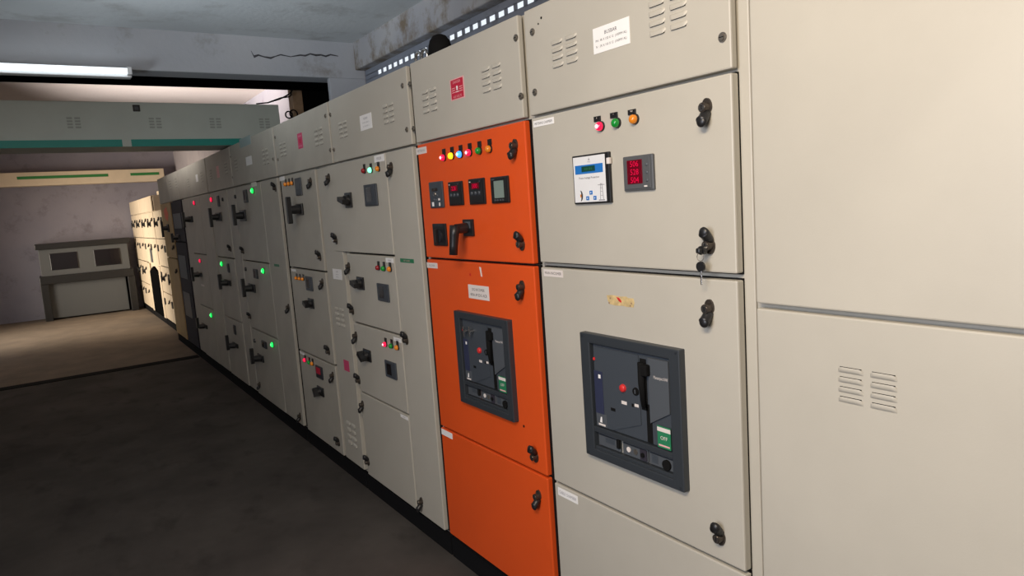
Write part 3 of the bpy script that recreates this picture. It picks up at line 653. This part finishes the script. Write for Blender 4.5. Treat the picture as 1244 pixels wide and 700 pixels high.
bar_switch((9.30, 1.45, 9.10, 1.38), 1.47, 1.36, c)
c = thing('switchgear_cabinet', 'ochre cabinet with a small orange mark, at the end of the beige row', 'electrical cabinet', (.34, 9.98, 0), 'switchgear cabinets in the long row')
body(c, [(10.42, TOP, 9.556, BOT)], k='yellow')
t = top_panel((10.40, TOP-.004, 9.565, L1+G), c, 'beige_aged')
Y1 = door((10.40, L1-G, 9.572, 1.15), c, 'yellow'); Y2 = door((10.40, 1.135, 9.572, BOT+.02), c, 'yellow')
b = MB(); b.prism([(10.15, 1.76), (9.92, 1.80), (9.80, 1.70), (9.92, 1.62), (10.10, 1.66)], 0, .002, 'orange'); b.build('orange_mark', Y1)
bar_switch((10.02, 1.58, 9.86, 1.48), 1.62, 1.42, c); handle((9.66, 1.30), -1, Y1); handle((9.66, 1.0), -1, Y2)

# ---- cream cabinets at the end, set back a little
XC = .10
def cream(label, ya, yb, parts, top=2.04):
    c = thing('switchgear_cabinet', label, 'electrical cabinet', (XC+.34, (ya+yb)/2, 0), 'cream cabinets at the far end')
    body(c, [(ya, top, yb, BOT)], x0=XC, k='cream')
    if top > 2: top_panel((ya-.01, 2.035, yb+.01, 1.795), c, 'cream', XC)
    nsw = 0
    for (y1, z1, y0, z0) in parts:
        d = door((y1, z1, y0, z0), c, 'cream', XC, side=.006)
        nsw += 1
        if nsw % 2: bar_switch(((y1+y0)/2+.05, (z1+z0)/2+.06, (y1+y0)/2-.05, (z1+z0)/2-.02), (z1+z0)/2+.07, (z1+z0)/2-.03, c, XC, .05)
        handle((y0+.10, z1-.10), -1, d, XC)
        m = MB(XC); m.slab(((y1+y0)/2+.30, z1-.09, (y1+y0)/2+.20, z1-.19), 0, .012, 'black', .004); m.build('panel_meter', c)
    return c
zz = [1.785, 1.37, .95, .54, .11]
cream('nearer half-hidden cream cabinet beside the ochre one at the far end', 12.10, 10.62, [(12.08, zz[i]-.006, 11.36, zz[i+1]+.006) for i in range(4)]+[(11.345, zz[i]-.006, 10.64, zz[i+1]+.006) for i in range(4)], 1.795)
c = cream('cream cabinet with a tall black opening at its foot', 13.70, 12.12, [(13.68, zz[i]-.006, 12.93, zz[i+1]+.006) for i in range(2)]+[(12.915, zz[i]-.006, 12.14, zz[i+1]+.006) for i in range(2)])
b = MB(XC); b.prism([(13.45, .80), (12.95, .90), (12.36, .80), (12.36, .10), (13.45, .10)], -.030, .002, 'shade_black'); b.build('opening_shade', c)  # flat black panel, the dark inside of the opening painted on
for rr in ((13.68, .93, 13.46, .10), (12.34, .93, 12.14, .10)):
    b = MB(XC); b.slab(rr, -.018, 0, 'cream', .003); b.build('frame_post', c)
b = MB(XC); b.slab((13.05, 1.20, 12.80, .97), .0, .006, 'meter_grey'); b.build('grille', c)
cream('farthest cream cabinet, against the end wall', 15.30, 13.72, [(15.28, zz[i]-.006, 14.52, zz[i+1]+.006) for i in range(4)]+[(14.505, zz[i]-.006, 13.74, zz[i+1]+.006) for i in range(4)])
b = MB(); b.box((.30, 12.75, 2.04), (.50, 12.95, 2.13), 'cream', .01); b.box((.34, 12.79, 2.13), (.46, 12.91, 2.17), 'cream', .01); tag(b.build('junction_box'), 'small cream box on top of the cream cabinets', 'junction box')

# ================================================================== things above and beyond the row
b = MB(); b.dome(0, 0, 1, 0, 1, 'black')
s = MB()
vs = []; fs = []; seg = 24; prof = [(.052, 0), (.055, .012), (.052, .03), (.049, .06), (.042, .085), (.028, .103), (.012, .110)]
for r_, z in prof:
    for i in range(seg): vs.append((.12+r_*math.cos(2*PI*i/seg), 2.636+r_*math.sin(2*PI*i/seg), TOP+z))
for j in range(len(prof)-1):
    for i in range(seg): fs.append([j*seg+i, j*seg+(i+1) % seg, (j+1)*seg+(i+1) % seg, (j+1)*seg+i])
fs.append([(len(prof)-1)*seg+i for i in range(seg)]); fs.append(list(range(seg))[::-1])
s.add(vs, fs, 'rubber', True)
tag(s.build('dome_cover'), 'black dome-shaped cap standing on top of the orange cabinet', 'cap')

# overhead trunking across the aisle
d = thing('bus_trunking', 'grey-green overhead trunking with teal lower band crossing above the aisle', 'trunking', (-1.3, 6.3, 2.19))
b = MB(); b.box((-3.15, 6.10, 2.19), (.445, 6.52, 2.525), 'green_grey', .006); b.build('casing', d)
b = MB(); b.box((-.70, 6.094, 2.192), (.20, 6.10, 2.245), 'teal'); b.box((-3.15, 6.094, 2.192), (-.762, 6.10, 2.245), 'teal'); b.build('teal_band', d)
b = MB(); b.box((-.66, 6.094, 2.455), (-.61, 6.102, 2.505), 'black', .003); b.box((-.648, 6.092, 2.468), (-.622, 6.096, 2.492), 'slate'); b.build('cover_plate', d)
for xx in (-.56, -.12, .27, -1.1, -1.7, -2.3):
    for q in (0, 1):
        b = MB()
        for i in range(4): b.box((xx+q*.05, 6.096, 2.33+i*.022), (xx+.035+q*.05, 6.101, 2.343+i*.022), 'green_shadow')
        b.build('vent_louvers', d)
d = thing('bus_trunking', 'cream wall trunking with a green stripe on the end wall', 'trunking', (0, 15.2, 2.42))
b = MB(); b.box((-2.4, 15.10, 2.415), (.75, 15.39, 2.655), 'cream', .006); b.build('casing', d)
b = MB(); b.box((.17, 15.094, 2.535), (.66, 15.10, 2.585), 'stripe_green'); b.box((-1.6, 15.094, 2.535), (-.2, 15.10, 2.585), 'stripe_green'); b.build('green_band', d)

# tube light on the cross beam
d = thing('tube_light', 'glowing fluorescent tube light fixed low on the cross beam', 'tube light', (-1.3, 5.44, 2.61))
b = MB(); b.box((-1.95, 5.425, 2.585), (-.715, 5.50, 2.65), 'white', .006); b.build('batten', d)
b = MB(); b.tube([(-1.90, 5.395, 2.62), (-.735, 5.395, 2.62)], .019, 'tube', 14); b.build('tube', d)
for xx in (-1.915, -.73):
    b = MB(); b.box((xx-.014, 5.372, 2.596), (xx+.014, 5.43, 2.645), 'white', .004); b.build('lamp_holder', d)

# loose cables by the jamb
b = MB(); b.tube([(.57, 6.06, 2.66), (.555, 6.05, 2.63), (.52, 6.04, 2.60), (.45, 6.06, 2.565), (.36, 6.10, 2.540), (.27, 6.13, 2.533)], .006, 'rubber')
b.tube([(.555, 6.05, 2.64), (.545, 6.05, 2.60), (.53, 6.05, 2.585), (.46, 6.06, 2.575), (.36, 6.11, 2.540)], .006, 'rubber')
tag(b.build('cable'), 'black cables draped from the brown jamb onto the overhead trunking', 'cable')
b = MB(); b.ring((.50, 6.02, 2.43), .028, .006, 'rubber', 'Y'); b.ring((.545, 6.03, 2.44), .032, .006, 'rubber', 'Y'); b.tube([(.53, 6.03, 2.41), (.54, 6.04, 2.30), (.53, 6.05, 2.19)], .006, 'rubber')
tag(b.build('cable'), 'small coil of cable standing beside the end of the overhead trunking', 'cable')

# dark framed steel cupboard at the end of the aisle
d = thing('steel_desk', 'dark-framed steel control desk against the end wall, left of the cream cabinets', 'control desk', (-.7, 15.1, 0))
b = MB(); b.box((-1.5, 14.86, 1.28), (-.02, 15.36, 1.38), 'black', .008); b.build('top', d)
b = MB(); b.box((-1.46, 14.92, .80), (-.06, 15.34, 1.28), 'meter_grey', .006); b.build('upper_body', d)
for xx in (-1.30, -.62):
    b = MB(); b.box((xx, 14.905, .90), (xx+.42, 14.922, 1.20), 'glass_dark', .003); b.build('window', d)
b = MB(); b.box((-1.5, 14.84, .66), (-.02, 15.36, .80), 'black', .008); b.build('shelf', d)
b = MB(); b.box((-1.46, 14.96, .03), (-.16, 15.34, .66), 'meter_grey', .006); b.build('lower_panel', d)
for xx in (-1.5, -.13):
    b = MB(); b.box((xx, 14.86, 0), (xx+.12, 15.36, .66), 'black', .006); b.build('post', d)

# ================================================================== room shell
XL = -3.2; YB = -2.2; YE = 15.4; ZC = 2.93; ZF = 3.05
def sbox(name, a, b_, k, bev=0.0):
    q = MB(); q.box(a, b_, k, bev); return struct(q.build(name))
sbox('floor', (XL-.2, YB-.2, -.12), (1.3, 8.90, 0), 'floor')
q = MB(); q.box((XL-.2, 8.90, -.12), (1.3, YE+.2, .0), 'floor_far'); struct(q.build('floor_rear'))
q = MB(); q.box((XL, 8.80, -.01), (-.0, 8.96, .006), 'plinth'); struct(q.build('trim_1'))
sbox('ceiling', (XL-.2, YB-.2, ZC), (1.1, 5.50, ZC+.15), 'ceil')
sbox('ceiling_rear', (XL-.2, 6.12, ZF), (1.3, YE+.2, ZF+.15), 'ceil_far')
q = MB(); q.box((XL, 5.50, 2.65), (1.0, 5.72, ZC+.2), 'conc', .006); struct(q.build('beam_cross'))
q = MB(); q.box((XL, 5.72, 2.652), (1.0, 6.12, ZF+.1), 'shade_black'); struct(q.build('beam_shade'))  # rear of the cross beam, its shaded underside painted black
q = MB(); q.box((.915, YB, 2.715), (1.06, 5.50, ZC+.02), 'conc_stain', .01); struct(q.build('beam_right'))
cr = [(0.109, 2.824), (0.126, 2.782), (0.16, 2.795), (0.201, 2.784), (0.249, 2.778), (0.287, 2.793), (0.326, 2.807), (0.4, 2.796), (0.478, 2.812), (0.517, 2.81), (0.558, 2.826), (0.603, 2.818), (0.643, 2.823), (0.682, 2.814), (0.721, 2.829), (0.784, 2.821)]
q = MB(); ws = [.004, .010, .006, .005, .008, .004, .005, .003, .006, .007, .006, .008, .006, .007, .006, .003]
for (a, b_), wa, wb in zip(zip(cr[:-1], cr[1:]), ws[:-1], ws[1:]):
    q.add([(a[0], 5.499, a[1]-wa), (b_[0], 5.499, b_[1]-wb), (b_[0], 5.499, b_[1]+wb), (a[0], 5.499, a[1]+wa)], [[0, 1, 2, 3]], 'crack')
struct(q.build('trim_2'))
# right wall with a row of small vent holes under the beam
q = MB(); q.box((1.0, YB, 0), (1.004, 5.5, 2.640), 'wall_blue'); q.box((1.0, YB, 2.672), (1.004, 5.5, 2.76), 'wall_blue')
y = YB; hs = [2.20+.0972*i for i in range(32)]
for h in hs:
    q.box((1.0, y, 2.636), (1.004, h-.031, 2.676), 'wall_blue'); y = h+.031
q.box((1.0, y, 2.636), (1.004, 5.5, 2.676), 'wall_blue'); struct(q.build('wall_right'))
q = MB(); q.box((.695, 5.505, 0), (1.0, 5.56, 2.652), 'conc', .005); struct(q.build('pilaster_right'))
q = MB(); q.box((1.0, 5.5, 0), (1.1, YE, ZF+.02), 'wall_side'); struct(q.build('wall_right_rear'))
q = MB(); q.box((.585, 6.14, 2.19), (.672, 6.26, ZF), 'jamb', .004); struct(q.build('jamb_right'))
q = MB(); q.box((.672, 6.12, 2.19), (1.0, 6.20, ZF), 'shade_black'); struct(q.build('partition_shade_right'))  # flat black board painted as the shadowed recess beside the jamb
sbox('wall_end', (XL-.2, YE, 0), (1.3, YE+.15, ZF+.1), 'wall_far')
sbox('wall_back', (XL-.2, YB-.15, 0), (1.3, YB, ZC+.1), 'wallm')
# unseen left wall: assumed near window, two added windows, assumed doorway far down the aisle
q = MB()
for (ya, yb, za, zb_) in ((YB, -.6, 0, ZC+.05), (-.6, 1.3, 0, .95), (-.6, 1.3, 2.65, ZC+.05), (1.3, 2.6, 0, ZF), (2.6, 4.4, 0, .9), (2.6, 4.4, 2.1, ZF), (4.4, 7.0, 0, ZF), (7.0, 9.2, 0, .9), (7.0, 9.2, 2.1, ZF), (9.2, 11.2, 0, ZF), (11.2, 13.6, 2.4, ZF), (13.6, YE, 0, ZF)): q.box((XL-.2, ya, za), (XL, yb, zb_), 'wallm')
struct(q.build('wall_left'))
q = MB()
for (ya, yb, za, zb_) in ((-.6, 1.3, .95, 1.0), (-.6, 1.3, 2.6, 2.65), (-.6, -.55, 1.0, 2.6), (1.25, 1.3, 1.0, 2.6), (.32, .37, 1.0, 2.6)): q.box((XL-.14, ya, za), (XL-.06, yb, zb_), 'white', .004)
struct(q.build('window_assumed_1'))  # unseen window, assumed as the source of light on the near cabinets
for nm, y0, y1 in (('window_added_2', 2.6, 4.4), ('window_added_3', 7.0, 9.2)):  # unseen windows, added to go with the ceiling fill lights
    q = MB()
    for (ya, yb, za, zb_) in ((y0, y1, .9, .95), (y0, y1, 2.05, 2.1), (y0, y0+.05, .95, 2.05), (y1-.05, y1, .95, 2.05), ((y0+y1)/2-.025, (y0+y1)/2+.025, .95, 2.05)): q.box((XL-.14, ya, za), (XL-.06, yb, zb_), 'white', .004)
    struct(q.build(nm))
for nm, y0, y1, z0, z1 in (('light_block_1', -.55, 1.25, 1.0, 2.6), ('light_block_2', 2.65, 4.35, .95, 2.05), ('light_block_3', 7.05, 9.15, .95, 2.05)):  # unseen opaque sheets, added to keep world light out of the windows
    q = MB()
    for i in range(12): q.box((XL-.05, y0, z0+(z1-z0)*i/12), (XL-.04, y1, z0+(z1-z0)*(i+1)/12-.004), 'paper', .001)
    q.box((XL-.056, y0, z0), (XL-.05, y1, z1), 'paper'); struct(q.build(nm))
q = MB()
for (ya, yb, za, zb_) in ((11.2, 11.28, 0, 2.4), (13.52, 13.6, 0, 2.4), (11.2, 13.6, 2.32, 2.4)): q.box((XL-.16, ya, za), (XL-.04, yb, zb_), 'jamb', .004)
struct(q.build('door_assumed_1'))  # unseen door frame, assumed from the warm light at the far end

# ================================================================== light
w = bpy.data.worlds.new('daylight'); scn.world = w; w.use_nodes = True
nt = w.node_tree; bg = nt.nodes['Background']; bg.inputs['Color'].default_value = (.86, .93, 1, 1); bg.inputs['Strength'].default_value = 1.05
def area(name, loc, aim, sx, sy, power, col, spread=180):
    l = bpy.data.lights.new(name, 'AREA'); l.shape = 'RECTANGLE'; l.size = sx; l.size_y = sy; l.energy = power; l.color = col; l.spread = math.radians(spread)
    o = bpy.data.objects.new(name, l); COL.objects.link(o); o.location = loc
    o.rotation_euler = (Vector(aim)-Vector(loc)).to_track_quat('-Z', 'Y').to_euler(); return o
area('assumed_window_light', (XL+.02, .35, 1.8), (1, -.1, 1.4), 1.7, 1.5, 82, (.83, .87, 1))  # unseen area light added at an assumed window, lights the near cabinets
area('added_overhead_fill', (-1.9, .1, 2.72), (-.5, .60, 1.4), 1.1, .3, 59, (1, .82, .61))  # added unseen light without a fixture, for the brightness falloff along the row
area('side_ceiling_fill', (XL+.02, 3.5, 1.6), (-1.0, 4.4, 2.93), 1.6, .8, 17, (.84, .93, 1), 45)  # added fill from out of view, narrow beam to brighten the ceiling
area('rear_ceiling_fill', (XL+.02, 8.1, 1.6), (.2, 8.5, 3.05), 2.0, .5, 30, (1, .95, .92), 32)  # added fill from out of view, brightens the rear ceiling above the cabinets
area('assumed_doorway_light', (XL+.02, 12.4, 1.3), (.1, 13.5, 1.0), 2.1, 2.0, 74, (1, .86, .68), 90)  # unseen warm light added at an assumed doorway, for the cream cabinets

# ================================================================== camera
cam = bpy.data.cameras.new('camera'); co = bpy.data.objects.new('camera', cam); COL.objects.link(co); scn.camera = co
f, yaw, pitch, roll = 845.49, 0.58496, -0.12620, -0.06930
cy, sy, cp_, sp_, cr, sr = math.cos(yaw), math.sin(yaw), math.cos(pitch), math.sin(pitch), math.cos(roll), math.sin(roll)
fw = Vector((sy*cp_, cy*cp_, sp_)); rt = Vector((cy, -sy, 0)); up = rt.cross(fw)
r2 = rt*cr+up*sr; u2 = -rt*sr+up*cr
from mathutils import Matrix
co.matrix_world = Matrix(((r2.x, u2.x, -fw.x, -1.35), (r2.y, u2.y, -fw.y, 0), (r2.z, u2.z, -fw.z, 1.591), (0, 0, 0, 1)))
cam.sensor_fit = 'HORIZONTAL'; cam.sensor_width = 36; cam.lens = f/1244*36; cam.clip_start = .02; cam.clip_end = 100

vs_ = scn.view_settings; scn.display_settings.display_device = 'sRGB'
vs_.view_transform = 'Standard'; vs_.look = 'None'; vs_.exposure = 0; vs_.gamma = 1; vs_.use_curve_mapping = False
